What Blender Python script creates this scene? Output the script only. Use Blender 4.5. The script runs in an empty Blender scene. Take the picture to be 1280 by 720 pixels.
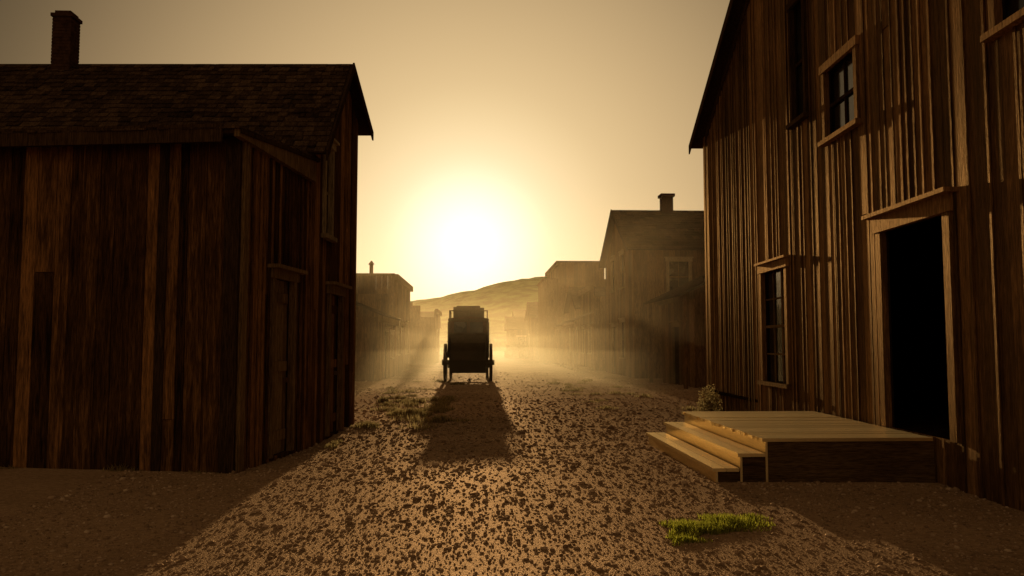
import bpy, math, random
import numpy as np
from mathutils import Vector, Matrix, noise
random.seed(7); rng=np.random.default_rng(7)
S=bpy.context.scene
SUN_AZ=math.radians(-0.75); SUN_EL=math.radians(7.4)
sd=Vector((math.sin(SUN_AZ)*math.cos(SUN_EL),math.cos(SUN_AZ)*math.cos(SUN_EL),math.sin(SUN_EL)))
# ---------------- node helpers
def newmat(name):
    m=bpy.data.materials.new(name); m.use_nodes=True
    nt=m.node_tree; nt.nodes.clear(); return m,nt
def N(nt,t,**kw):
    n=nt.nodes.new(t)
    for k,v in kw.items():
        if k in n.inputs: n.inputs[k].default_value=v
        else: setattr(n,k,v)
    return n
def ramp(nt,stops,interp='LINEAR'):
    n=nt.nodes.new('ShaderNodeValToRGB'); cr=n.color_ramp; cr.interpolation=interp
    while len(cr.elements)<len(stops): cr.elements.new(0.5)
    for e,(p,c) in zip(cr.elements,stops):
        e.position=p; e.color=(c[0],c[1],c[2],1)
    return n
def surf(nt,col,normal,gloss=0,grough=.5,gcol=(.8,.55,.3),rough=.5):
    L=nt.links.new; out=N(nt,'ShaderNodeOutputMaterial'); d=N(nt,'ShaderNodeBsdfDiffuse'); d.inputs['Roughness'].default_value=rough; L(col,d.inputs['Color'])
    if normal: L(normal,d.inputs['Normal'])
    if gloss<=0: L(d.outputs[0],out.inputs[0]); return
    g=N(nt,'ShaderNodeBsdfGlossy'); g.inputs['Roughness'].default_value=grough; g.inputs['Color'].default_value=(*gcol,1)
    if normal: L(normal,g.inputs['Normal'])
    m=N(nt,'ShaderNodeMixShader'); m.inputs[0].default_value=gloss; L(d.outputs[0],m.inputs[1]); L(g.outputs[0],m.inputs[2]); L(m.outputs[0],out.inputs[0])
def wood(name,dark,mid,light,grain=(7,7,0.5),bump=0.35,weather=0.5,island=.4,gloss=0,grough=.4,gcol=(.9,.65,.35)):
    m,nt=newmat(name); L=nt.links.new
    tc=N(nt,'ShaderNodeTexCoord'); geo=N(nt,'ShaderNodeNewGeometry')
    mp=N(nt,'ShaderNodeMapping'); mp.inputs['Scale'].default_value=grain
    off=N(nt,'ShaderNodeVectorMath',operation='SCALE'); 
    comb=N(nt,'ShaderNodeCombineXYZ')
    L(geo.outputs['Random Per Island'],comb.inputs[0]);L(geo.outputs['Random Per Island'],comb.inputs[2])
    L(comb.outputs[0],off.inputs[0]); off.inputs['Scale'].default_value=37.0
    add=N(nt,'ShaderNodeVectorMath',operation='ADD')
    L(tc.outputs['Object'],add.inputs[0]);L(off.outputs[0],add.inputs[1]);L(add.outputs[0],mp.inputs['Vector'])
    n1=N(nt,'ShaderNodeTexNoise',Scale=3.0,Detail=5.0,Roughness=0.65,Distortion=0.6); L(mp.outputs[0],n1.inputs['Vector'])
    n2=N(nt,'ShaderNodeTexNoise',Scale=14.0,Detail=3.0,Roughness=0.6); L(mp.outputs[0],n2.inputs['Vector'])
    n3=N(nt,'ShaderNodeTexNoise',Scale=0.9,Detail=3.0); L(tc.outputs['Object'],n3.inputs['Vector'])
    a=N(nt,'ShaderNodeMath',operation='MULTIPLY'); a.inputs[1].default_value=island; L(geo.outputs['Random Per Island'],a.inputs[0])
    c=N(nt,'ShaderNodeMath',operation='MULTIPLY_ADD'); c.inputs[1].default_value=1.1; L(n1.outputs['Fac'],c.inputs[0]); L(a.outputs[0],c.inputs[2])
    d=N(nt,'ShaderNodeMath',operation='MULTIPLY_ADD'); d.inputs[1].default_value=weather; L(n3.outputs['Fac'],d.inputs[0]); L(c.outputs[0],d.inputs[2])
    e=N(nt,'ShaderNodeMath',operation='SUBTRACT'); e.inputs[1].default_value=.55+.25*(weather-.5)*2+.5*(island-.4); L(d.outputs[0],e.inputs[0])
    r=ramp(nt,[(0.08,dark),(0.45,mid),(0.95,light)]); L(e.outputs[0],r.inputs[0])
    gr=ramp(nt,[(0.35,(0.25,0.25,0.25)),(0.6,(1,1,1))]); L(n2.outputs['Fac'],gr.inputs[0])
    mx=N(nt,'ShaderNodeMix',data_type='RGBA',blend_type='MULTIPLY'); mx.inputs[0].default_value=0.8
    L(r.outputs[0],mx.inputs[6]);L(gr.outputs[0],mx.inputs[7])
    bs=N(nt,'ShaderNodeMath',operation='ADD'); L(n1.outputs['Fac'],bs.inputs[0]);L(n2.outputs['Fac'],bs.inputs[1])
    bp=N(nt,'ShaderNodeBump',Strength=bump,Distance=0.02); L(bs.outputs[0],bp.inputs['Height'])
    surf(nt,mx.outputs[2],bp.outputs[0],gloss,grough,gcol); return m
def plain(name,c1,c2,scale=5,bump=0.3,gloss=0):
    m,nt=newmat(name); L=nt.links.new
    tc=N(nt,'ShaderNodeTexCoord'); n=N(nt,'ShaderNodeTexNoise',Scale=scale,Detail=5.0,Roughness=0.65)
    L(tc.outputs['Object'],n.inputs['Vector']); r=ramp(nt,[(0.35,c1),(0.65,c2)]); L(n.outputs['Fac'],r.inputs[0])
    bp=N(nt,'ShaderNodeBump',Strength=bump,Distance=0.02); L(n.outputs['Fac'],bp.inputs['Height'])
    surf(nt,r.outputs[0],bp.outputs[0],gloss); return m
M={}
M['wall']=wood('weathered_boards',(0.022,0.011,0.005),(0.11,0.051,0.018),(0.50,0.23,0.08),island=.5)
M['wallr']=wood('weathered_battens',(0.028,0.014,0.006),(0.15,0.072,0.027),(0.48,0.245,0.095),island=.5,gloss=.035,grough=.5,gcol=(.95,.62,.3))
M['back']=plain('wall_backing',(0.012,0.007,0.004),(0.03,0.016,0.008))
M['trim']=wood('trim_boards',(0.07,0.04,0.018),(0.20,0.115,0.05),(0.38,0.24,0.11))
M['pale']=wood('old_painted_wood',(0.16,0.11,0.06),(0.38,0.27,0.15),(0.58,0.44,0.27))
M['fascia']=wood('fascia_boards',(0.02,0.012,0.007),(0.055,0.030,0.015),(0.12,0.067,0.033))
M['far']=wood('old_siding',(0.05,0.026,0.011),(0.18,0.092,0.037),(0.38,0.20,0.085),grain=(3,3,0.4))
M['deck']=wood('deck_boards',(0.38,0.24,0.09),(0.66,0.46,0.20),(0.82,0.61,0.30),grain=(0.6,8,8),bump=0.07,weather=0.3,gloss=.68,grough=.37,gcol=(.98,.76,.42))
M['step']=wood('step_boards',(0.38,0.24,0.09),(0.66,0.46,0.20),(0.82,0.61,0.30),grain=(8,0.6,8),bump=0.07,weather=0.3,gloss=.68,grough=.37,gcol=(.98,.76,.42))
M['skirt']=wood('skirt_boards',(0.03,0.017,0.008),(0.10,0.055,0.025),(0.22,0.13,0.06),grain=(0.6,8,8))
M['shingle']=wood('shingles',(0.022,0.013,0.008),(0.07,0.040,0.023),(0.18,0.105,0.06),grain=(6,2,2))
M['brick']=plain('chimney_brick',(0.04,0.020,0.013),(0.085,0.042,0.026),12)
M['iron']=plain('rusty_iron',(0.03,0.016,0.01),(0.09,0.04,0.02),20,gloss=.1)
M['canvas']=plain('leather_canvas',(0.022,0.013,0.008),(0.06,0.036,0.02),3,bump=0.5)
M['coach']=plain('coach_paint',(0.04,0.015,0.008),(0.08,0.028,0.015),4,bump=.1)
m,nt=newmat('window_glass'); o=N(nt,'ShaderNodeOutputMaterial'); b=N(nt,'ShaderNodeBsdfPrincipled')
tcg=N(nt,'ShaderNodeTexCoord'); ng=N(nt,'ShaderNodeTexNoise',Scale=2.5,Detail=3.0); nt.links.new(tcg.outputs['Object'],ng.inputs['Vector'])
rg=ramp(nt,[(0.3,(0.006,0.005,0.004)),(0.7,(0.03,0.024,0.017))]); nt.links.new(ng.outputs['Fac'],rg.inputs[0]); nt.links.new(rg.outputs[0],b.inputs['Base Color'])
bg=N(nt,'ShaderNodeBump',Strength=0.08,Distance=0.05); nt.links.new(ng.outputs['Fac'],bg.inputs['Height']); nt.links.new(bg.outputs[0],b.inputs['Normal'])
b.inputs['Roughness'].default_value=0.12; nt.links.new(b.outputs[0],o.inputs[0]); M['glass']=m
# ---------------- mesh builder
class MB:
    def __init__(s): s.v=[];s.f=[]
    def hexa(s,p):
        i=len(s.v); s.v+= [tuple(q) for q in p]
        for f in ((0,3,2,1),(4,5,6,7),(0,1,5,4),(1,2,6,5),(2,3,7,6),(3,0,4,7)): s.f.append(tuple(i+k for k in f))
    def box(s,x0,x1,y0,y1,z0,z1):
        s.hexa([(x0,y0,z0),(x1,y0,z0),(x1,y1,z0),(x0,y1,z0),(x0,y0,z1),(x1,y0,z1),(x1,y1,z1),(x0,y1,z1)])
    def cyl(s,a,b,r0,r1=None,n=12,caps=True):
        r1=r0 if r1 is None else r1
        a=Vector(a);b=Vector(b);d=(b-a).normalized(); u=d.orthogonal().normalized(); w=d.cross(u); i=len(s.v)
        for k in range(n):
            t=2*math.pi*k/n; q=u*math.cos(t)+w*math.sin(t); s.v.append(tuple(a+q*r0)); s.v.append(tuple(b+q*r1))
        for k in range(n):
            k2=(k+1)%n; s.f.append((i+2*k,i+2*k2,i+2*k2+1,i+2*k+1))
        if caps: s.f.append(tuple(i+2*k for k in range(n))[::-1]); s.f.append(tuple(i+2*k+1 for k in range(n)))
    def obj(s,name,mat,parent=None):
        me=bpy.data.meshes.new(name); me.from_pydata(s.v,[],s.f); me.materials.append(mat); me.update()
        o=bpy.data.objects.new(name,me); S.collection.objects.link(o)
        if parent: o.parent=parent
        return o
def empty(name,loc=(0,0,0)):
    o=bpy.data.objects.new(name,None); S.collection.objects.link(o); return o
class Frame:
    """wall frame: outward normal is to the right of p0->p1"""
    def __init__(s,p0,p1):
        s.p=Vector((p0[0],p0[1],0)); d=Vector((p1[0]-p0[0],p1[1]-p0[1],0)); s.L=d.length; s.d=d.normalized(); s.n=Vector((s.d.y,-s.d.x,0))
    def pt(s,u,o,z): 
        q=s.p+s.d*u+s.n*o; return (q.x,q.y,z)
    def box(s,mb,u0,u1,o0,o1,z0,z1,z1b=None):
        z1b=z1 if z1b is None else z1b
        mb.hexa([s.pt(u0,o1,z0),s.pt(u1,o1,z0),s.pt(u1,o0,z0),s.pt(u0,o0,z0),s.pt(u0,o1,z1),s.pt(u1,o1,z1b),s.pt(u1,o0,z1b),s.pt(u0,o0,z1)])
def wall(par,p0,p1,z0,topf,ops=[],bw=0.22,batten=False,mat='wall',breaks=[],gap=0.004,name='wall_boards',jit=0.012,ragged=0.0,batmat=None,bo=(.055,.07),bwid=(.022,.032)):
    F=Frame(p0,p1); mb=MB(); bk=MB(); bt=MB()
    fixed=sorted(set([0,F.L]+[x for o in ops for x in o[:2]]+list(breaks)))
    edges=[]
    for a,b in zip(fixed[:-1],fixed[1:]):
        n=max(1,round((b-a)/bw)); xs=[a+(b-a)*k/n for k in range(n+1)]
        for k in range(1,n): xs[k]+=random.uniform(-.28,.28)*(b-a)/n
        edges+=xs[:-1]
    edges.append(F.L)
    def ints(u0,u1,extra=0):
        cuts=sorted([(o[2],o[3]) for o in ops if o[0]-extra<(u0+u1)/2<o[1]+extra]); z=z0; r=[]
        for c in cuts:
            if c[0]>z+.02: r.append((z,c[0],False))
            z=c[1]
        r.append((z,None,True)); return r
    for a,b in zip(edges[:-1],edges[1:]):
        off=random.uniform(0,jit)
        for (za,zb,top) in ints(a,b):
            zz=za-(random.uniform(0,ragged) if za==z0 else 0)
            if top:
                tmin=min(topf(a),topf(b))
                if random.random()<.14 and tmin-zz>2.2:
                    zs=random.uniform(zz+.7,tmin-.7); F.box(mb,a+gap/2,b-gap/2,0,.028+off,zz,zs-.004); zz=zs+.002; off=random.uniform(0,jit)
                F.box(mb,a+gap/2,b-gap/2,0,.028+off,zz,topf(a),topf(b))
            else: F.box(mb,a+gap/2,b-gap/2,0,.028+off,zz,zb)
    for a,b in zip(fixed[:-1],fixed[1:]):
        for (za,zb,top) in ints(a,b):
            if top: F.box(bk,a,b,-.03,-.004,za,topf(a)-.01,topf(b)-.01)
            else: F.box(bk,a,b,-.03,-.004,za,zb)
    if batten:
        for a in edges[1:-1]:
            w=random.uniform(*bwid)
            if any(abs(a-o[k])<.05 for o in ops for k in (0,1)): continue
            if random.random()<.06: continue
            o=random.uniform(*bo)
            for (za,zb,top) in ints(a,a):
                if top: F.box(bt,a-w,a+w,.042,o,za-.0,topf(a)-.03,topf(a)-.03)
                else: F.box(bt,a-w,a+w,.042,o,za,zb)
        bt.obj('battens',M[batmat or mat],par)
    mb.obj(name,M[mat],par); bk.obj('wall_backing',M['back'],par)
    return F
def window(par,F,u0,u1,z0,z1,fw=.11,cols=2,rows=4,cap=True,mat='trim',mun='trim'):
    t=MB(); F.box(t,u0-fw,u0,.0,.085,z0,z1); F.box(t,u1,u1+fw,.0,.085,z0,z1)
    F.box(t,u0-fw-.04,u1+fw+.04,0,.10,z1,z1+fw*1.3)
    if cap: F.box(t,u0-fw-.08,u1+fw+.08,0,.15,z1+fw*1.3,z1+fw*1.3+.04)
    F.box(t,u0-fw-.06,u1+fw+.06,-.02,.14,z0-.07,z0)
    t.obj('window_frame',M[mat],par); t=MB()
    zc=(z0+z1)/2; F.box(t,u0,u1,-.03,.0,zc-.025,zc+.025)
    for k in range(1,cols): 
        u=u0+(u1-u0)*k/cols; F.box(t,u-.014,u+.014,-.036,-.012,z0,z1)
    for k in range(1,rows):
        if k*2==rows: continue
        z=z0+(z1-z0)*k/rows; F.box(t,u0,u1,-.034,-.014,z-.014,z+.014)
    t.obj('window_muntins',M[mun],par)
    g=MB(); F.box(g,u0,u1,-.05,-.04,z0,z1); g.obj('window_glass',M['glass'],par)
def door(par,F,u0,u1,z0,z1,fw=.12,leaf='fascia',open_=False,mat='trim'):
    t=MB(); F.box(t,u0-fw,u0,0,.085,z0,z1); F.box(t,u1,u1+fw,0,.085,z0,z1)
    F.box(t,u0-fw-.05,u1+fw+.05,0,.10,z1,z1+fw*1.4); F.box(t,u0-fw-.13,u1+fw+.13,0,.2,z1+fw*1.4,z1+fw*1.4+.05)
    t.obj('door_frame',M[mat],par)
    if not open_:
        l=MB(); n=5
        for k in range(n):
            a=u0+(u1-u0)*k/n; b=u0+(u1-u0)*(k+1)/n; F.box(l,a+.003,b-.003,-.06,-.025,z0,z1)
        for z in (z0+.25,(z0+z1)/2,z1-.25): F.box(l,u0+.04,u1-.04,-.025,-.002,z-.07,z+.07)
        l.obj('door_leaf',M[leaf],par)
        k=MB(); F.box(k,u1-.12,u1-.07,-.025,.04,z0+.98,z0+1.05); k.obj('door_knob',M['iron'],par)
def roof(par,A,B,C,D,row=.16,sw=.17,mat='shingle',th=.05):
    """A,B eave ends, C above B, D above A"""
    A,B,C,D=map(Vector,(A,B,C,D)); u=(B-A); v=(D-A); n=u.cross(v).normalized()
    if n.z<0: n=-n
    s=MB(); q=[A,B,C,D]; s.hexa([p-n*th for p in q]+[p for p in q] if u.cross(v).z>0 else [p-n*th for p in q[::-1]]+[p for p in q[::-1]]); s.obj('roof_deck',M['fascia'],par)
    nr=max(2,int(v.length/row)); mb=MB(); uh=u.normalized(); vh=v.normalized(); U=u.length; V=v.length; r=V/nr
    for i in range(nr):
        x=-random.random()*sw
        while x<U:
            w=sw*random.uniform(.6,1.35); a=max(0,x)+.004; b_=min(U,x+w)-.004; x+=w
            if b_-a<.02: continue
            lo=i*r-random.uniform(0,.04)-(0.03 if i==0 else 0); hi=min(V,(i+1)*r+.05); h=random.uniform(.022,.042)
            P=[A+uh*a+vh*lo,A+uh*b_+vh*lo,A+uh*b_+vh*hi,A+uh*a+vh*hi]
            bot=[P[0]+n*.004,P[1]+n*.004,P[2]+n*.002,P[3]+n*.002]; top=[P[0]+n*h,P[1]+n*h,P[2]+n*.008,P[3]+n*.008]
            if random.random()<.02: continue
            mb.hexa(bot+top)
    mb.obj('roof_shingles',M[mat],par)
# ---------------- noise & ground
def vn0(x,y,f,seed):
    x=x*f+seed*17.3; y=y*f+seed*9.1; xi=np.floor(x).astype(np.int64); yi=np.floor(y).astype(np.int64); fx=x-xi; fy=y-yi
    fx=fx*fx*(3-2*fx); fy=fy*fy*(3-2*fy)
    def h(a,b):
        k=(a*374761393+b*668265263+seed*1442695041)&0xffffffff; k=((k^(k>>13))*1274126177)&0xffffffff; return ((k^(k>>16))&0xffff)/65535.0
    return (h(xi,yi)*(1-fx)+h(xi+1,yi)*fx)*(1-fy)+(h(xi,yi+1)*(1-fx)+h(xi+1,yi+1)*fx)*fy
def vn(x,y,f,seed):
    return .5+.62*((vn0(x*.8-y*.6,x*.6+y*.8,f,seed)-.5)+(vn0(x*.28+y*.96,-x*.96+y*.28,f*1.13,seed+31)-.5))
def gh(x,y):
    r=np.hypot(x,y)
    z=(vn(x,y,.25,1)-.5)*.10*np.clip(r/10,0.3,1)+(vn(x,y,1.1,2)-.5)*.014
    z+=(vn(x,y,3.6,3)-.5)*.003+(vn(x,y,8,4)-.5)*.0012
    for c in (-1.15,.45): z-=.022*np.exp(-((x-c-.25*np.sin(y*.13))/.25)**2)*np.clip((y-8)/10,0,1)
    return z-.02
def axis(lo,hi,mn,k,c=0):
    p=[c]; 
    while p[-1]<hi: p.append(p[-1]+max(mn,k*abs(p[-1])))
    q=[c]
    while q[-1]>lo: q.append(q[-1]-max(mn,k*abs(q[-1])))
    return np.array(q[:0:-1]+p)
xs=axis(-2500,2500,.05,.02); 
ys=[3.0]
while ys[-1]<3000: ys.append(ys[-1]+max(.04,.008*ys[-1]))
ys=np.array([-400,-100,-30,-12,-5,-2,0,1,1.6,2.1,2.5,2.8]+ys)
X,Y=np.meshgrid(xs,ys); Z=gh(X,Y)
def gridmesh(name,X,Y,Z,mat,smooth=True):
    ny,nx=X.shape
    me=bpy.data.meshes.new(name); co=np.stack([X,Y,Z],-1).reshape(-1,3).astype(np.float32)
    idx=np.arange(nx*ny).reshape(ny,nx); f=np.stack([idx[:-1,:-1],idx[:-1,1:],idx[1:,1:],idx[1:,:-1]],-1).reshape(-1,4)
    me.vertices.add(len(co)); me.vertices.foreach_set('co',co.ravel()); me.loops.add(f.size); me.loops.foreach_set('vertex_index',f.ravel().astype(np.int32))
    me.polygons.add(len(f)); me.polygons.foreach_set('loop_start',np.arange(0,f.size,4,dtype=np.int32)); 
    me.update(calc_edges=True); me.validate(); 
    if smooth: me.polygons.foreach_set('use_smooth',np.ones(len(f),bool))
    me.materials.append(mat); o=bpy.data.objects.new(name,me); S.collection.objects.link(o); return o
m,nt=newmat('gravel_dirt'); L=nt.links.new
tc=N(nt,'ShaderNodeTexCoord')
n1=N(nt,'ShaderNodeTexNoise',Scale=0.35,Detail=5.0,Roughness=.6); n2=N(nt,'ShaderNodeTexNoise',Scale=20.0,Detail=6.0,Roughness=.75); v=N(nt,'ShaderNodeTexVoronoi',Scale=42.0); v2=N(nt,'ShaderNodeTexVoronoi',Scale=95.0)
for q in (n1,n2,v,v2): L(tc.outputs['Object'],q.inputs['Vector'])
r1=ramp(nt,[(.35,(0.25,0.155,0.088)),(.65,(0.42,0.275,0.165))]); L(n1.outputs['Fac'],r1.inputs[0])
r2=ramp(nt,[(.3,(0.45,0.42,0.40)),(.7,(1.2,1.15,1.08))]); L(n2.outputs['Fac'],r2.inputs[0])
mx=N(nt,'ShaderNodeMix',data_type='RGBA',blend_type='MULTIPLY'); mx.inputs[0].default_value=1; L(r1.outputs[0],mx.inputs[6]);L(r2.outputs[0],mx.inputs[7])
s1=N(nt,'ShaderNodeMath',operation='ADD'); L(v.outputs['Distance'],s1.inputs[0]); L(v2.outputs['Distance'],s1.inputs[1])
s2=N(nt,'ShaderNodeMath',operation='SUBTRACT'); L(n2.outputs['Fac'],s2.inputs[0]); L(s1.outputs[0],s2.inputs[1])
bp=N(nt,'ShaderNodeBump',Strength=.5,Distance=.015); L(s2.outputs[0],bp.inputs['Height'])
surf(nt,mx.outputs[2],bp.outputs[0],gloss=.10,grough=.6,gcol=(.92,.62,.36))
M['ground']=m
gridmesh('ground',X,Y,Z,M['ground'])
m,nt=newmat('gravel_stones'); L=nt.links.new; g=N(nt,'ShaderNodeNewGeometry')
r=ramp(nt,[(0,(0.16,0.095,0.055)),(.7,(0.34,0.22,0.135)),(1,(0.52,0.37,0.25))]); L(g.outputs['Random Per Island'],r.inputs[0]); surf(nt,r.outputs[0],None,gloss=.06,grough=.6,gcol=(.92,.62,.36)); M['stone']=m
def gravel(n):
    ph=(1+5**.5)/2
    iv=np.array([(-1,ph,0),(1,ph,0),(-1,-ph,0),(1,-ph,0),(0,-1,ph),(0,1,ph),(0,-1,-ph),(0,1,-ph),(ph,0,-1),(ph,0,1),(-ph,0,-1),(-ph,0,1)])/math.hypot(1,ph)
    ff=np.array([(0,11,5),(0,5,1),(0,1,7),(0,7,10),(0,10,11),(1,5,9),(5,11,4),(11,10,2),(10,7,6),(7,1,8),(3,9,4),(3,4,2),(3,2,6),(3,6,8),(3,8,9),(4,9,5),(2,4,11),(6,2,10),(8,6,7),(9,8,1)])
    y=4.2*np.exp(rng.random(n)*math.log(45/4.2)); x=(rng.random(n)*1.2-.6)*(y+1); 
    keep=(vn(x,y,.7,8)+rng.random(n)*1.4)>.5; keep&=(x>-3.9-y*.05); x=x[keep];y=y[keep]; n=len(x)
    r=np.clip(np.exp(rng.normal(math.log(.0075),.55,n)),.003,.035)*np.clip(y/8,.8,1.8)
    sc=rng.uniform(.6,1.3,(n,1,3))*r[:,None,None]; sc[:,:,2]*=.65
    V=iv[None]*(1+rng.uniform(-.22,.22,(n,12,1)))*sc
    a=rng.random(n)*6.28; c,s=np.cos(a)[:,None],np.sin(a)[:,None]
    vx=V[:,:,0]*c-V[:,:,1]*s+x[:,None]; vy=V[:,:,0]*s+V[:,:,1]*c+y[:,None]; vz=V[:,:,2]+(gh(x,y)+r*.15)[:,None]
    co=np.stack([vx,vy,vz],-1).reshape(-1,3).astype(np.float32); f=(ff[None]+12*np.arange(n)[:,None,None]).reshape(-1,3)
    me=bpy.data.meshes.new('gravel'); me.vertices.add(len(co)); me.vertices.foreach_set('co',co.ravel()); me.loops.add(f.size); me.loops.foreach_set('vertex_index',f.ravel().astype(np.int32))
    me.polygons.add(len(f)); me.polygons.foreach_set('loop_start',np.arange(0,f.size,3,dtype=np.int32)); me.update(calc_edges=True); me.validate(); me.materials.append(M['stone'])
    o=bpy.data.objects.new('gravel',me); S.collection.objects.link(o)
gravel(110000)
# ---------------- LEFT HOUSE
H=empty('wooden_house')
c0=(-14.0,11.43); c1=(-3.0,10.0); c2=(-2.69,12.42)
F=wall(H,c0,c1,-.1,lambda u:4.12,bw=.2,ragged=.03,name='lean_to_wall',jit=.02,gap=.008)
fm=MB(); F.box(fm,F.L-.16,F.L+.03,.05,.075,-.12,4.12); F.box(fm,F.L-1.02,F.L-.9,.05,.07,-.12,4.12)
F.box(fm,-.2,F.L-.25,.05,.32,4.06,4.15); F.box(fm,-.2,F.L-.1,.3,.34,4.0,4.22)
fm.obj('eave_fascia',M['fascia'],H)
ops=[(1.05,1.75,.02,2.45)]
F2=wall(H,c1,c2,-.1,lambda u:4.12+.1*u,ops=ops,bw=.17,batten=True,batmat='wall',name='lean_to_wall')
door(H,F2,*ops[0],leaf='trim',fw=.09)
t=MB(); F2.box(t,-.02,.12,.03,.08,-.12,4.12); t.obj('corner_board',M['trim'],H)
t=MB(); F2.box(t,-.3,2.5,.04,.12,4.07,4.19,4.44) ; t.obj('rake_trim',M['trim'],H)
A=F.pt(-.2,.34,4.16);B=F2.pt(-.3,.14,4.16);C=F2.pt(2.6,.14,4.46);D=F.pt(-.2,-2.6,4.46)
roof(H,A,B,C,D,row=.2)
t0=(-2.66,12.42); t1=(-2.46,15.75)
def ltop(u): return 4.75+ (u/1.9)*1.85 if u<1.9 else 6.6-(u-1.9)*.45
ops=[(.75,1.15,3.35,4.85),(1.2,2.0,.02,2.4)]
F3=wall(H,t0,t1,-.1,ltop,ops=ops,bw=.17,mat='wall',breaks=[1.9],name='gable_wall')
window(H,F3,*ops[0],fw=.09,cols=1,rows=2,mat='pale',mun='pale'); door(H,F3,*ops[1],leaf='wall',fw=.1,mat='trim')
bl=(-14,16.2); wall(H,t1,bl,-.1,lambda u:5.95,bw=.3); wall(H,bl,(-14,11.5),-.1,lambda u:4.6,bw=.3)
wall(H,(-14,12.9),t0,4.3,lambda u:4.7,bw=.3)
def RP(x,yb,z,o=0): return (x,yb+(-2.5-x)*.04,z)
e=.28
Aeave=RP(-14,12.42-e,4.75-e*.97);Be=RP(-2.66+e+.02,12.42-e,4.75-e*.97);Cr=RP(-2.60+e,14.32,6.62);Dr=RP(-14,14.32,6.62)
roof(H,Aeave,Be,Cr,Dr,row=.15,sw=.16)
Af=RP(-14,15.75+.35,5.95-.14);Bf=RP(-2.48+e,15.75+.35,5.95-.14)
roof(H,Bf,Af,Dr,Cr,row=.3,sw=.3)
rk=MB()
def rakeb(mb,P,Q,n,w=.14,th=.03):
    P,Q,n=Vector(P),Vector(Q),Vector(n); dn=Vector((0,0,-w)); 
    mb.hexa([P+dn,Q+dn,Q+dn+n*th,P+dn+n*th,P,Q,Q+n*th,P+n*th])
rakeb(rk,Vector(Be)+Vector((0,0,.03)),Vector(Cr)+Vector((0,0,.03)),(1,0,0),w=.17); rakeb(rk,Vector(Cr)+Vector((0,0,.03)),Vector(Bf)+Vector((0,0,.03)),(1,0,0),w=.17)
rk.obj('rake_boards',M['fascia'],H)
ch=MB(); ch.box(-7.68,-7.36,14.3,14.62,6.0,7.42); ch.box(-7.71,-7.33,14.27,14.65,7.42,7.48); ch.box(-7.66,-7.38,14.32,14.6,7.48,7.54)
for k in range(16): ch.box(-7.686,-7.354,14.294,14.626,6.5+k*.06,6.5+k*.06+.045)
ch.obj('chimney',M['brick'],H)
# ---------------- RIGHT HOUSE
R=empty('wooden_house')
p0=(5.64,19.4); p1=(5.64-.04*16,3.4)
RZ=6.72; RS=.51
def rtop(u): return RZ+u*RS if u<8 else RZ+8*RS-(u-8)*RS
ops=[(4.3,5.6,.85,2.9),(7.6,8.65,4.65,5.7),(9.3,10.8,.49,3.0),(11.9,13.0,4.65,5.8),(6.2,6.75,5.3,7.3)]
FR=wall(R,p0,p1,-.1,rtop,ops=ops,bw=.2,batten=True,mat='wallr',breaks=[8],name='gable_wall',ragged=.03,bo=(.05,.062),bwid=(.014,.026),jit=.013)
window(R,FR,*ops[0],fw=.12,cols=3,rows=4,mat='wallr',mun='trim'); window(R,FR,*ops[1],fw=.1,cols=2,rows=2,cap=False,mat='wallr',mun='fascia'); window(R,FR,*ops[3],fw=.1,cols=2,rows=2,cap=False,mat='wallr',mun='fascia'); window(R,FR,*ops[4],fw=.09,cols=1,rows=2,cap=False,mat='fascia',mun='fascia')
door(R,FR,*ops[2],fw=.14,open_=True,mat='wallr')
q0=(15.5,19.0); q1=(14.9,3.0)
wall(R,q0,p0,-.1,lambda u:RZ-.05,bw=.4,mat='wallr'); wall(R,q1,q0,-.1,lambda u:RZ-.05,bw=.5); wall(R,p1,q1,-.1,lambda u:RZ-.05,bw=.4)
fl=MB(); fl.box(5.45,14.5,3.5,18.9,.40,.46); fl.box(8.4,8.5,3.6,18.8,.46,6); fl.obj('interior_floor',M['back'],R)
o_=.34
def W(u,o,z): return FR.pt(u,o,z)
roof(R,W(-.4,o_,rtop(0)-.4*RS+.02),W(-.4,-9.8,rtop(0)-.4*RS+.02),W(8,-9.8,rtop(8)+.02),W(8,o_,rtop(8)+.02),row=.3,sw=.3)
roof(R,W(16.4,-9.8,rtop(0)-.4*RS+.02),W(16.4,o_,rtop(0)-.4*RS+.02),W(8,o_,rtop(8)+.02),W(8,-9.8,rtop(8)+.02),row=.3,sw=.3)
rk=MB(); nn=FR.n
rakeb(rk,W(-.42,o_,rtop(0)-.4*RS+.06),W(8,o_,rtop(8)+.06),nn,w=.22); rakeb(rk,W(8,o_,rtop(8)+.06),W(16.4,o_,rtop(0)-.4*RS+.06),nn,w=.22)
rakeb(rk,W(-.05,.045,rtop(0)-.02),W(8,.045,rtop(8)-.02),nn,w=.2,th=.035)
rk.obj('rake_boards',M['fascia'],R)
cb=MB(); FR.box(cb,-.02,.13,.072,.1,-.1,RZ-.05); cb.obj('corner_board',M['wallr'],R)
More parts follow.
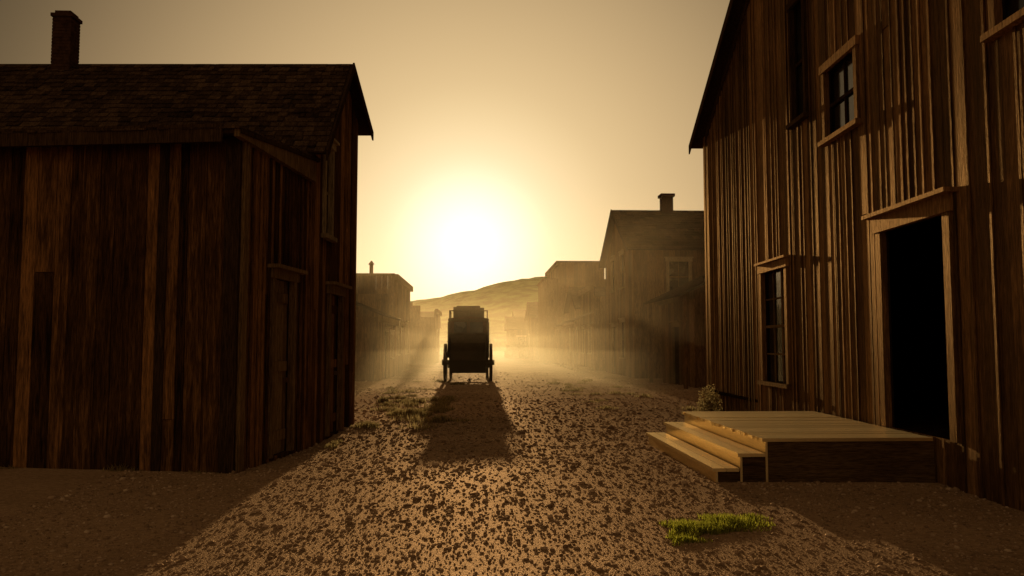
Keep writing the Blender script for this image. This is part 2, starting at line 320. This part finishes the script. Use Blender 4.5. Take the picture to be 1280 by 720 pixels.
# ---------------- platform
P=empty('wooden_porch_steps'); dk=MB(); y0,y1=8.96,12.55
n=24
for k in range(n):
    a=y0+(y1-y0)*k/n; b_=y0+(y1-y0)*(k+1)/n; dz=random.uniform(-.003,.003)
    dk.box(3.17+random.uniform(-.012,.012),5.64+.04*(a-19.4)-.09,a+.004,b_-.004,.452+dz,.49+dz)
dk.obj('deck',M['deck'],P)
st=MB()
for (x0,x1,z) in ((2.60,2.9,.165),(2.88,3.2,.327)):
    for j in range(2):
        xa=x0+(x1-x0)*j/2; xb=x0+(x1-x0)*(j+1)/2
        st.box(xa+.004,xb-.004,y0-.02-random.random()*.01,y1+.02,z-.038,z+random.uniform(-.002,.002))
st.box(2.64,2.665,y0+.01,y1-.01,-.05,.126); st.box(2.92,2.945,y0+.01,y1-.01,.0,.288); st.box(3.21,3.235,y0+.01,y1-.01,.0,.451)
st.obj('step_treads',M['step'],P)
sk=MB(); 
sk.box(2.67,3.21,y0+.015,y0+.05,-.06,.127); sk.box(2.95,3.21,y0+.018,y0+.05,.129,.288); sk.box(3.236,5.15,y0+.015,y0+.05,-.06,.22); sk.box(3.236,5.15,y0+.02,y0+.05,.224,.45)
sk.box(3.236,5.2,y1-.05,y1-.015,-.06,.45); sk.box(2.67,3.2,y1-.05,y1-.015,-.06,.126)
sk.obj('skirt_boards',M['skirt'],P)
# ---------------- generic far building
def bldg(name,x0,x1,y0,y1,h,kind='flat',rise=2.0,wins=[],doors=[],side='L',bw=.3,front=None,parapet=0,fwins=[],fdoors=[]):
    E=empty(name); ym=(y0+y1)/2; W_=y1-y0
    if side=='L': a,b_=(x0,y1),(x0,y0)
    else: a,b_=(x1,y0),(x1,y1)
    if kind=='gable': tf=lambda u: h+rise*(1-abs(u-W_/2)/(W_/2)); br=[W_/2]
    else: tf=lambda u:h+parapet; br=[]
    ops=[w for w in wins]+[d for d in doors]
    Fw=wall(E,a,b_,-.1,tf,ops=ops,bw=bw,mat='far',breaks=br,jit=.02,gap=.012)
    for w in wins: window(E,Fw,*w,fw=.13,cols=2,rows=2,mat='pale')
    for d in doors: door(E,Fw,*d,fw=.13)
    Ff=wall(E,(x0,y0),(x1,y0),-.1,lambda u:h+(parapet*.0),ops=fwins+fdoors,bw=bw,mat='far',jit=.02,gap=.012)
    for w in fwins: window(E,Ff,*w,fw=.13,cols=2,rows=2,mat='pale')
    for d in fdoors: door(E,Ff,*d,fw=.13)
    wall(E,(x1,y1),(x0,y1),-.1,lambda u:h,bw=1,mat='far')
    if side=='L': wall(E,(x1,y0),(x1,y1),-.1,lambda u:h,bw=1,mat='far')
    else: wall(E,(x0,y1),(x0,y0),-.1,lambda u:h,bw=1,mat='far')
    e=.35
    if kind=='gable':
        k=rise/(W_/2); X0,X1=x0-e,x1+e
        roof(E,(X0,y0-e,h-e*k+.03),(X1,y0-e,h-e*k+.03),(X1,ym,h+rise+.03),(X0,ym,h+rise+.03),row=.3,sw=.35)
        roof(E,(X1,y1+e,h-e*k+.03),(X0,y1+e,h-e*k+.03),(X0,ym,h+rise+.03),(X1,ym,h+rise+.03),row=.3,sw=.35)
        xx=X0 if side=='L' else X1
        rb=MB(); rakeb(rb,(xx,y0-e,h-e*k+.08),(xx,ym,h+rise+.08),(-1 if side=='L' else 1,0,0),w=.22); rakeb(rb,(xx,ym,h+rise+.08),(xx,y1+e,h-e*k+.08),(-1 if side=='L' else 1,0,0),w=.22); rb.obj('rake_boards',M['fascia'],E)
    else:
        if side=='L': roof(E,(x1,y1,h-.5),(x1,y0,h-.5),(x0+.1,y0,h+.02),(x0+.1,y1,h+.02),row=.4,sw=.5)
        else: roof(E,(x0,y0,h-.5),(x0,y1,h-.5),(x1-.1,y1,h+.02),(x1-.1,y0,h+.02),row=.4,sw=.5)
        c=MB(); 
        if side=='L': c.box(x0-.22,x0-.032,y0-.1,y1+.1,h+parapet-.25,h+parapet+.06)
        else: c.box(x1+.032,x1+.22,y0-.1,y1+.1,h+parapet-.25,h+parapet+.06)
        c.obj('cornice',M['trim'],E)
    return E
def porch(E,x0,x1,y0,y1,zl,zh,side='L',n=4):
    xs_,xw=(x0,x1) if side=='L' else (x1,x0)
    if side=='L': roof(E,(xs_,y1,zl),(xs_,y0,zl),(xw,y0,zh),(xw,y1,zh),row=.3,sw=.3)
    else: roof(E,(xs_,y0,zl),(xs_,y1,zl),(xw,y1,zh),(xw,y0,zh),row=.3,sw=.3)
    t=MB(); xi=xs_+(.12 if side=='L' else -.12)
    for k in range(n):
        y=y0+.12+(y1-y0-.24)*k/(n-1); t.box(xi-.065,xi+.065,y-.065,y+.065,-.1,zl-.2)
    t.box(xi-.07,xi+.07,y0,y1,zl-.2,zl-.04)
    t.obj('porch_posts',M['far'],E)
    d=MB(); k0=0
    for k in range(max(2,int(abs(xw-xs_)/.2))):
        w=abs(xw-xs_)/max(2,int(abs(xw-xs_)/.2)); d.box(min(x0,x1)+k*w+.005,min(x0,x1)+(k+1)*w-.02,y0,y1,.12,.17)
    d.obj('boardwalk',M['far'],E)
D_=bldg('wooden_house',7.0,15,36,44,6.0,'gable',rise=2.3,wins=[(2.2,3.1,4.3,5.9),(4.9,5.8,4.3,5.9),(4.8,5.7,.9,2.6)],doors=[(2.3,3.3,.02,2.4)],fwins=[(1.6,2.5,3.9,5.3),(4.6,5.5,3.9,5.3)])
c=MB(); c.box(9.2,9.75,39.7,40.3,7.6,9.0); c.box(9.12,9.83,39.62,40.38,9.0,9.14); c.obj('chimney',M['brick'],D_)
Sh=bldg('storage_shed',7.6,13,28,33,3.4,'flat',fwins=[(1.5,2.4,1.0,2.2)],doors=[(2,3,.02,2.2)])
roof(Sh,(6.9,33.3,3.25),(6.9,27.3,3.25),(10.4,27.3,4.9),(10.4,33.3,4.9),row=.25,sw=.25)
roof(Sh,(13.8,27.3,3.25),(13.8,33.3,3.25),(10.4,33.3,4.9),(10.4,27.3,4.9),row=.25,sw=.25)
wl=wall(Sh,(7.6,27.96),(13.2,27.96),3.35,lambda u:3.45+u*.46 if u<2.8 else 3.45+(5.6-u)*.46,bw=.25,mat='far',breaks=[2.8])
t=MB()
for y in (27.5,33.1): t.box(7.05,7.17,y-.06,y+.06,-.1,3.2)
t.obj('posts',M['far'],Sh)
C2=bldg('saloon_building',6.6,12,46,52,4.3,'flat',parapet=.6,wins=[(1,2,1,2.5),(4,5,1,2.5)],doors=[(2.5,3.5,.1,2.4)])
porch(C2,5.4,6.55,46.2,51.8,2.9,3.4)
C3=bldg('general_store',6.6,12,52.4,59,4.0,'gable',rise=1.5,wins=[(1,2,1,2.5),(4.4,5.4,1,2.5)],doors=[(2.7,3.7,.1,2.4)])
porch(C3,5.4,6.2,52.6,58.8,2.8,3.2)
C=bldg('false_front_building',6.1,12,62,72,6.6,'flat',parapet=1.3,wins=[(2,3,4,5.6),(6,7,4,5.6),(2,3,1,2.6)],doors=[(4.5,5.6,.1,2.5)],fwins=[(1.2,2.1,3.6,5.2),(3.2,4.1,3.6,5.2)])
t=MB(); Fx=Frame((6.1,61.9),(9.6,61.9)); 
for k in range(12): Fx.box(t,k*.3+.001,k*.3+.299,0,.04+random.random()*.02,5.6,7.9)
t.box(6.1,9.7,61.9,61.98,5.5,7.85)
t.box(5.9,9.8,61.7,61.86,7.85,8.0)
t.obj('false_front',M['far'],C)
c=MB(); c.box(5.1,6.05,63,70,-.1,6.6); c.box(5.0,6.1,62.9,70.1,6.6,6.75); C4=c.obj('stair_tower',M['far'],C)
bldg('miners_cabin',5.2,9,78,86,4.2,'gable',rise=1.6,wins=[(2,3,1,2.4)])
bldg('miners_cabin',3.6,6.5,98,108,3.4,'gable',rise=1.6,fwins=[(1,1.9,1,2.4)])
bldg('miners_cabin',5.6,9.5,122,134,5,'gable',rise=2,fwins=[(1,1.9,1,2.4)])
Ab=bldg('false_front_building',-11,-4.4,41,50,4.3,'flat',side='R',parapet=.75,wins=[(1.2,2.2,1,2.7),(6,7,1,2.7)],doors=[(3.6,4.7,.05,2.5)])
t=MB()
for k in range(22): t.box(-11+k*.3,-11+k*.3+.285,40.86,40.95+random.random()*.02,4.1,5.05)
t.box(-11,-4.35,40.8,40.99,5.02,5.14); t.obj('parapet',M['far'],Ab)
c=MB(); c.cyl((-5.7,42,4.0),(-5.7,42,5.7),.1); c.cyl((-5.7,42,5.7),(-5.7,42,5.9),.17,.03); c.obj('stovepipe',M['iron'],Ab)
Lb=bldg('storage_shed',-9,-4.25,33.5,40,2.7,'flat',side='R',doors=[(2,3.1,.02,2.1)],wins=[(4.4,5.2,.9,2)])
roof(Lb,(-4.0,33.2,2.75),(-4.0,40.3,2.75),(-7.5,40.3,4.2),(-7.5,33.2,4.2),row=.25,sw=.25)
wall(Lb,(-9,33.46),(-4.25,33.46),2.65,lambda u:2.8+.4*(4.75-u) if u>1.5 else 4.1,bw=.25,mat='far',breaks=[1.5])
Bb=bldg('false_front_building',-7.5,-3.5,62,69,3.6,'flat',side='R',parapet=.6,fwins=[(1,1.9,1,2.4)],wins=[(2,3,1,2.5)])
t=MB(); t.box(-6.6,-4.6,61.85,61.97,3.5,4.5); t.box(-6.0,-5.2,61.84,61.96,4.5,4.75); t.obj('parapet',M['far'],Bb)
bldg('miners_cabin',-9,-4.6,80,88,3.4,'gable',side='R',rise=1.5,wins=[(2,3,1,2.4)])
# ---------------- stagecoach (seen from behind)
WG=empty('stagecoach'); wx,wy=-.50,34.0
def wheel(cx,cy,r):
    m_=MB(); n=32
    for k in range(n):
        a0,a1=2*math.pi*k/n,2*math.pi*(k+1)/n
        def q(a,rr,x): return (cx+x,cy+rr*math.cos(a),r+rr*math.sin(a)-.04)
        m_.hexa([q(a0,r-.09,-.06),q(a1,r-.09,-.06),q(a1,r-.09,.06),q(a0,r-.09,.06),q(a0,r,-.06),q(a1,r,-.06),q(a1,r,.06),q(a0,r,.06)])
    for k in range(12):
        a=2*math.pi*k/12; m_.cyl((cx,cy,r-.04),(cx,cy+(r-.07)*math.cos(a),r-.04+(r-.07)*math.sin(a)),.04,.028,n=6)
    m_.cyl((cx-.15,cy,r-.04),(cx+.15,cy,r-.04),.13,.11)
    m_.obj('wheel',M['fascia'],WG)
for sx in (-.97,.97): wheel(wx+sx,wy+.35,.80); wheel(wx+sx*.86,wy+3.2,.60)
secs=[];ns=13
for j in range(ns):
    t_=-1+2*j/(ns-1); y=wy+.55+1.15*(t_+1); zb=.60+.16*abs(t_)**2.4; hw=.86-.02*t_*t_; zt=2.66-.02*t_*t_
    P_=[(-.80*hw/.86,zb),(-hw*.98,zb+.12),(-hw,zb+.6),(-hw,zt-.2),(-hw*1.04,zt-.08),(-hw*1.04,zt),(-hw*.6,zt+.07),(0,zt+.10)]
    secs.append([(wx+x,y,z) for x,z in P_]+[(wx-x,y,z) for x,z in P_[-2::-1]])
v=[p for s in secs for p in s]; k_=len(secs[0]); f=[(j*k_+i,j*k_+(i+1)%k_,(j+1)*k_+(i+1)%k_,(j+1)*k_+i) for j in range(ns-1) for i in range(k_)]
f+=[tuple(range(k_))[::-1],tuple((ns-1)*k_+i for i in range(k_))]
mb=MB(); mb.v=v; mb.f=f; mb.obj('coach_body',M['coach'],WG)
mb=MB(); mb.box(wx-.62,wx-.06,wy+.53,wy+.545,2.03,2.5); mb.box(wx+.06,wx+.62,wy+.53,wy+.545,2.03,2.5)
for sx in (-1,1):
    for ya,yb in ((wy+.85,wy+1.3),(wy+2.15,wy+2.6)): mb.box(wx+sx*.868-.004,wx+sx*.868+.004,ya,yb,1.75,2.4)
mb.obj('coach_windows',M['glass'],WG)
mb=MB()
for xx in (-.84,.78,-.03): mb.box(wx+xx,wx+xx+.06,wy+.49,wy+.548,1.05,2.62)
mb.box(wx-.84,wx+.84,wy+.48,wy+.547,2.53,2.62); mb.box(wx-.84,wx+.84,wy+.48,wy+.547,1.95,2.02)
for sx in (-1,1):
    x=wx+sx*.88
    for yy in (wy+.75,wy+1.4,wy+2.0,wy+2.65): mb.box(x-.02,x+.02,yy,yy+.07,.95,2.5)
    mb.box(x-.025,x+.025,wy+.6,wy+2.8,1.62,1.68)
    mb.cyl((wx+sx*.6,wy+.0,.55),(wx+sx*.6,wy+3.3,.55),.08)
    mb.cyl((wx+sx*.6,wy+.35,.6),(wx+sx*.6,wy+.3,1.25),.05); mb.cyl((wx+sx*.6,wy+3.2,.6),(wx+sx*.6,wy+3.25,1.25),.05)
    mb.cyl((wx+sx*.82,wy+.6,2.98),(wx+sx*.82,wy+2.7,2.98),.025)
    for k in range(6): mb.cyl((wx+sx*.82,wy+.6+k*.42,2.6),(wx+sx*.82,wy+.6+k*.42,2.98),.016,n=6)
mb.cyl((wx-.82,wy+.6,2.98),(wx+.82,wy+.6,2.98),.025)
for y,z in ((wy+.35,.76),(wy+3.2,.56)): mb.box(wx-.95,wx+.95,y-.07,y+.07,z-.09,z+.09)
mb.box(wx-.75,wx+.75,wy-.02,wy+.08,.32,.84)
mb.box(wx-.05,wx+.05,wy+.3,wy+6.2,.45,.55)
mb.box(wx-.7,wx+.7,wy+2.87,wy+3.35,1.35,1.95); mb.hexa([(wx-.6,wy+3.36,1.3),(wx+.6,wy+3.36,1.3),(wx+.6,wy+3.8,1.5),(wx-.6,wy+3.8,1.5),(wx-.6,wy+3.36,1.35),(wx+.6,wy+3.36,1.35),(wx+.6,wy+3.8,1.56),(wx-.6,wy+3.8,1.56)])
mb.obj('running_gear',M['fascia'],WG)
mb=MB(); b0=[(-.76,.47,.95),(.76,.47,.95),(.78,.47,1.93),(-.78,.47,1.93)]; b1=[(-.72,-.15,.85),(.72,-.15,.85),(.72,.1,1.6),(-.72,.1,1.6)]
mb.v=[(wx+x,wy+y,z) for x,y,z in b0+b1]; mb.f=[(0,1,5,4),(1,2,6,5),(2,3,7,6),(3,0,4,7),(4,5,6,7),(3,2,1,0)]
mb.obj('rear_boot',M['canvas'],WG)
mb=MB(); mb.box(wx-.66,wx+.02,wy+.75,wy+1.7,2.70,3.15); mb.box(wx+.06,wx+.68,wy+.8,wy+1.5,2.70,3.12); mb.box(wx-.55,wx+.5,wy+1.75,wy+2.6,2.70,3.25)
mb.box(wx-.67,wx+.03,wy+.74,wy+1.71,3.0,3.03); mb.box(wx+.05,wx+.69,wy+.79,wy+1.51,2.96,2.99)
o=mb.obj('luggage_trunks',M['canvas'],WG); bv=o.modifiers.new('b','BEVEL'); bv.width=.04; bv.segments=2
# ---------------- vegetation
def leafmat(name,c1,c2,trans=.5):
    m,nt=newmat(name); L=nt.links.new; out=N(nt,'ShaderNodeOutputMaterial')
    g=N(nt,'ShaderNodeNewGeometry'); r=ramp(nt,[(0,c1),(1,c2)]); L(g.outputs['Random Per Island'],r.inputs[0])
    d=N(nt,'ShaderNodeBsdfDiffuse'); t=N(nt,'ShaderNodeBsdfTranslucent'); mx=N(nt,'ShaderNodeMixShader'); mx.inputs[0].default_value=trans
    L(r.outputs[0],d.inputs[0]);L(r.outputs[0],t.inputs[0]);L(d.outputs[0],mx.inputs[1]);L(t.outputs[0],mx.inputs[2]);L(mx.outputs[0],out.inputs[0]); return m
M['grass']=leafmat('green_grass',(0.16,0.17,0.015),(0.45,0.42,0.05),.6)
M['dry']=leafmat('dry_grass',(0.20,0.14,0.05),(0.42,0.31,0.13),.5)
M['bush']=leafmat('scrub_leaves',(0.06,0.055,0.02),(0.16,0.13,0.05),.4)
def grass(name,patches,mat):
    v=[];f=[]
    for (cx,cy,rx,ry,n,h) in patches:
        for _ in range(n):
            a=random.random()*6.283; r=math.sqrt(random.random())*(.75+.35*math.sin(a*3+cx)); x=cx+rx*r*math.cos(a); y=cy+ry*r*math.sin(a)
            z=float(gh(np.array([x]),np.array([y]))[0])-.01; hh=h*random.uniform(.4,1.15)*(1.1-.6*r); w=random.uniform(.003,.006)*max(1,cy/9); t=random.random()*6.283; lx,ly=math.cos(t),math.sin(t); b_=hh*random.uniform(.2,.9)
            i=len(v); px,py=-ly*w,lx*w
            v+=[(x-px,y-py,z),(x+px,y+py,z),(x+lx*b_*.35+px*.8,y+ly*b_*.35+py*.8,z+hh*.6),(x+lx*b_*.35-px*.8,y+ly*b_*.35-py*.8,z+hh*.6),(x+lx*b_,y+ly*b_,z+hh*.95)]
            f+=[(i,i+1,i+2,i+3),(i+3,i+2,i+4)]
    me=bpy.data.meshes.new(name); me.from_pydata(v,[],f); me.materials.append(M[mat]); o=bpy.data.objects.new(name,me); S.collection.objects.link(o); return o
grass('grass_patch',[(1.76,6.7,.32,.34,1400,.09),(2.15,6.95,.36,.3,1400,.09),(2.0,6.75,.42,.24,1000,.085),(1.62,6.35,.2,.18,420,.065),(2.42,7.15,.17,.14,300,.06)],'grass')
pt=[]
for _ in range(34):
    y=random.uniform(14,34); pt.append((random.uniform(-2.3,-.4)*y/18,y,random.uniform(.15,.6),random.uniform(.1,.4),random.randint(80,220),random.uniform(.06,.2)))
pt+=[(-1.45,17.5,.55,.3,500,.22),(-2.1,15.2,.3,.4,300,.15),(-1.0,19.2,.5,.3,350,.18),(-2.3,12.8,.12,.6,260,.1)]
for _ in range(14): pt.append((random.uniform(4.7,5.1),random.uniform(12.8,18.5),.15,.3,70,random.uniform(.05,.14)))
for _ in range(10):
    x=random.uniform(-9,-3.2); pt.append((x,10-(x+3)*.13-.12,.25,.07,60,random.uniform(.05,.12)))
for _ in range(22): pt.append((random.uniform(2.6,5)*1.0,random.uniform(19,34),.3,.3,90,random.uniform(.06,.16)))
grass('dry_grass',pt,'dry')
def bush(mb,c,rx,rz,n,s):
    for _ in range(n):
        d=Vector((random.gauss(0,1),random.gauss(0,1),random.gauss(0,1))).normalized(); r=random.random()**.4*(.8+.3*noise.noise(d*2.3+Vector(c)))
        p=Vector(c)+Vector((d.x*rx*r,d.y*rx*r,abs(d.z)*rz*r*1.2)); a=Vector((random.gauss(0,1),random.gauss(0,1),random.gauss(0,1))).normalized()*s*random.uniform(.5,1.3); b_=a.orthogonal().normalized()*s*.5
        i=len(mb.v); mb.v+=[tuple(p-a),tuple(p+b_),tuple(p+a),tuple(p-b_)]; mb.f.append((i,i+1,i+2,i+3))
mb=MB(); bush(mb,(5.25,18.2,0.0),.35,.6,900,.035)
for k in range(9): mb.cyl((5.25,18.2,-.05),(5.25+random.uniform(-.25,.25),18.2+random.uniform(-.25,.25),random.uniform(.3,.6)),.012,.004,n=5)
mb.obj('sagebrush',M['dry'])
mb=MB()
for k in range(60):
    y=random.uniform(85,260); x=random.uniform(-.12,.14)*y
    if abs(x+1)<4: continue
    bush(mb,(x,y,0),random.uniform(1,2.6),random.uniform(1,3),160,.22)
for k in range(6): bush(mb,(random.uniform(3.4,5),random.uniform(88,96),0),1.2,random.uniform(1.2,2.6),300,.16)
mb.obj('distant_bushes',M['bush'])
# hills
m,nt=newmat('hill_scrub'); L=nt.links.new; tc=N(nt,'ShaderNodeTexCoord')
n1=N(nt,'ShaderNodeTexNoise',Scale=.06,Detail=8.0,Roughness=.7); L(tc.outputs['Object'],n1.inputs['Vector']); r=ramp(nt,[(.42,(0.07,0.15,0.03)),(.6,(0.19,0.34,0.09))]); L(n1.outputs['Fac'],r.inputs[0]); surf(nt,r.outputs[0],None)
hx_=np.linspace(-900,1100,260); hy_=np.linspace(480,1300,90); HX,HY=np.meshgrid(hx_,hy_)
prof=np.interp(hx_,[-900,-300,-90,-40,0,40,60,95,150,300,1100],[22,28,40,44,52,62,65,64,56,48,44])
ysh=np.sin(np.clip((HY-480)/420,0,1)*math.pi/2)**1.3
HZ=prof[None,:]*ysh*1.12+(vn(HX,HY,.012,11)-.5)*12*ysh+(vn(HX,HY,.035,12)-.5)*5*ysh+(vn(HX,HY,.1,13)-.5)*1.6*ysh-1
gridmesh('hills',HX,HY,HZ,m)
# ---------------- dust haze (real volumes, thinning out with height)
def vol(name,x0,x1,y0,y1,z0,z1,dens,g,col):
    mb=MB(); mb.box(x0,x1,y0,y1,z0,z1); m,nt=newmat(name+'_volume'); L=nt.links.new; out=N(nt,'ShaderNodeOutputMaterial'); s=N(nt,'ShaderNodeVolumeScatter'); s.inputs['Color'].default_value=(*col,1); s.inputs['Anisotropy'].default_value=g; s.inputs['Density'].default_value=dens
    L(s.outputs[0],out.inputs['Volume']); return mb.obj(name,m)
HC=(1,.74,.39)
vol('dust_haze',-60,60,22,120,-1.5,6,.0038,.5,HC)
vol('dust_haze',-4.2,5.2,23,80,-1.2,1.3,.0045,.5,HC)
vol('dust_haze',-3.9,5.3,26,78,-1.25,2.1,.004,.5,HC)
vol('dust_haze',-3.6,5.35,29,76,-1.3,3.1,.0035,.5,HC)
# ---------------- world
w=bpy.data.worlds.new("World"); S.world=w; w.use_nodes=True; nt=w.node_tree; nt.nodes.clear(); L=nt.links.new
out=N(nt,'ShaderNodeOutputWorld'); bg=N(nt,'ShaderNodeBackground'); sky=N(nt,'ShaderNodeTexSky'); sky.sky_type='NISHITA'; sky.sun_disc=False; sky.sun_elevation=SUN_EL; sky.sun_rotation=SUN_AZ; sky.dust_density=2; sky.air_density=1; sky.altitude=1500
bw_=N(nt,'ShaderNodeRGBToBW'); L(sky.outputs[0],bw_.inputs[0])
tint=N(nt,'ShaderNodeMix',data_type='RGBA',blend_type='MULTIPLY'); tint.inputs[0].default_value=1; L(bw_.outputs[0],tint.inputs[6]); tint.inputs[7].default_value=(1.0,.69,.33,1)
sc1=N(nt,'ShaderNodeVectorMath',operation='SCALE'); sc1.inputs['Scale'].default_value=.016; L(tint.outputs[2],sc1.inputs[0])
geo=N(nt,'ShaderNodeTexCoord'); nrm=N(nt,'ShaderNodeVectorMath',operation='NORMALIZE'); L(geo.outputs['Generated'],nrm.inputs[0])
dot=N(nt,'ShaderNodeVectorMath',operation='DOT_PRODUCT'); L(nrm.outputs[0],dot.inputs[0]); dot.inputs[1].default_value=sd
ac=N(nt,'ShaderNodeMath',operation='ARCCOSINE'); L(dot.outputs['Value'],ac.inputs[0])
mr=N(nt,'ShaderNodeMapRange'); mr.inputs['From Max'].default_value=math.radians(180); L(ac.outputs[0],mr.inputs['Value'])
st_=[(0,(1.4,1.3,1.05)),(3,(1.12,1.0,.76)),(6,(.88,.68,.38)),(11,(.66,.465,.235)),(19,(.44,.30,.150)),(27,(.18,.12,.06)),(34,(.035,.025,.014)),(48,(.015,.010,.006)),(90,(.12,.08,.04)),(180,(.30,.20,.10))]  # last stops: unseen sky behind camera brightened, added warm fill for front walls
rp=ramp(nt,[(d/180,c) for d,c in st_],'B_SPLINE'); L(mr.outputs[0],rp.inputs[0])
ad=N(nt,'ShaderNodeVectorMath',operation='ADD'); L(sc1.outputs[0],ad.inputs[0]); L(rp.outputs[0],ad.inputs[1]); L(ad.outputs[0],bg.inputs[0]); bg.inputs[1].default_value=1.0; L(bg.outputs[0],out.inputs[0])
ld=bpy.data.lights.new('sun','SUN'); ld.energy=5; ld.angle=math.radians(.5); ld.color=(1,.73,.40); lo=bpy.data.objects.new('sun',ld); S.collection.objects.link(lo); lo.rotation_euler=sd.to_track_quat('Z','Y').to_euler()
cd=bpy.data.cameras.new('camera'); cam=bpy.data.objects.new('camera',cd); S.collection.objects.link(cam); cam.location=(0,0,1.55); cam.rotation_euler=(math.radians(94.0),0,math.radians(-2.29)); cd.lens=28.1; cd.clip_end=5000; S.camera=cam
S.view_settings.view_transform='Standard'; S.view_settings.look='None'; S.view_settings.exposure=0
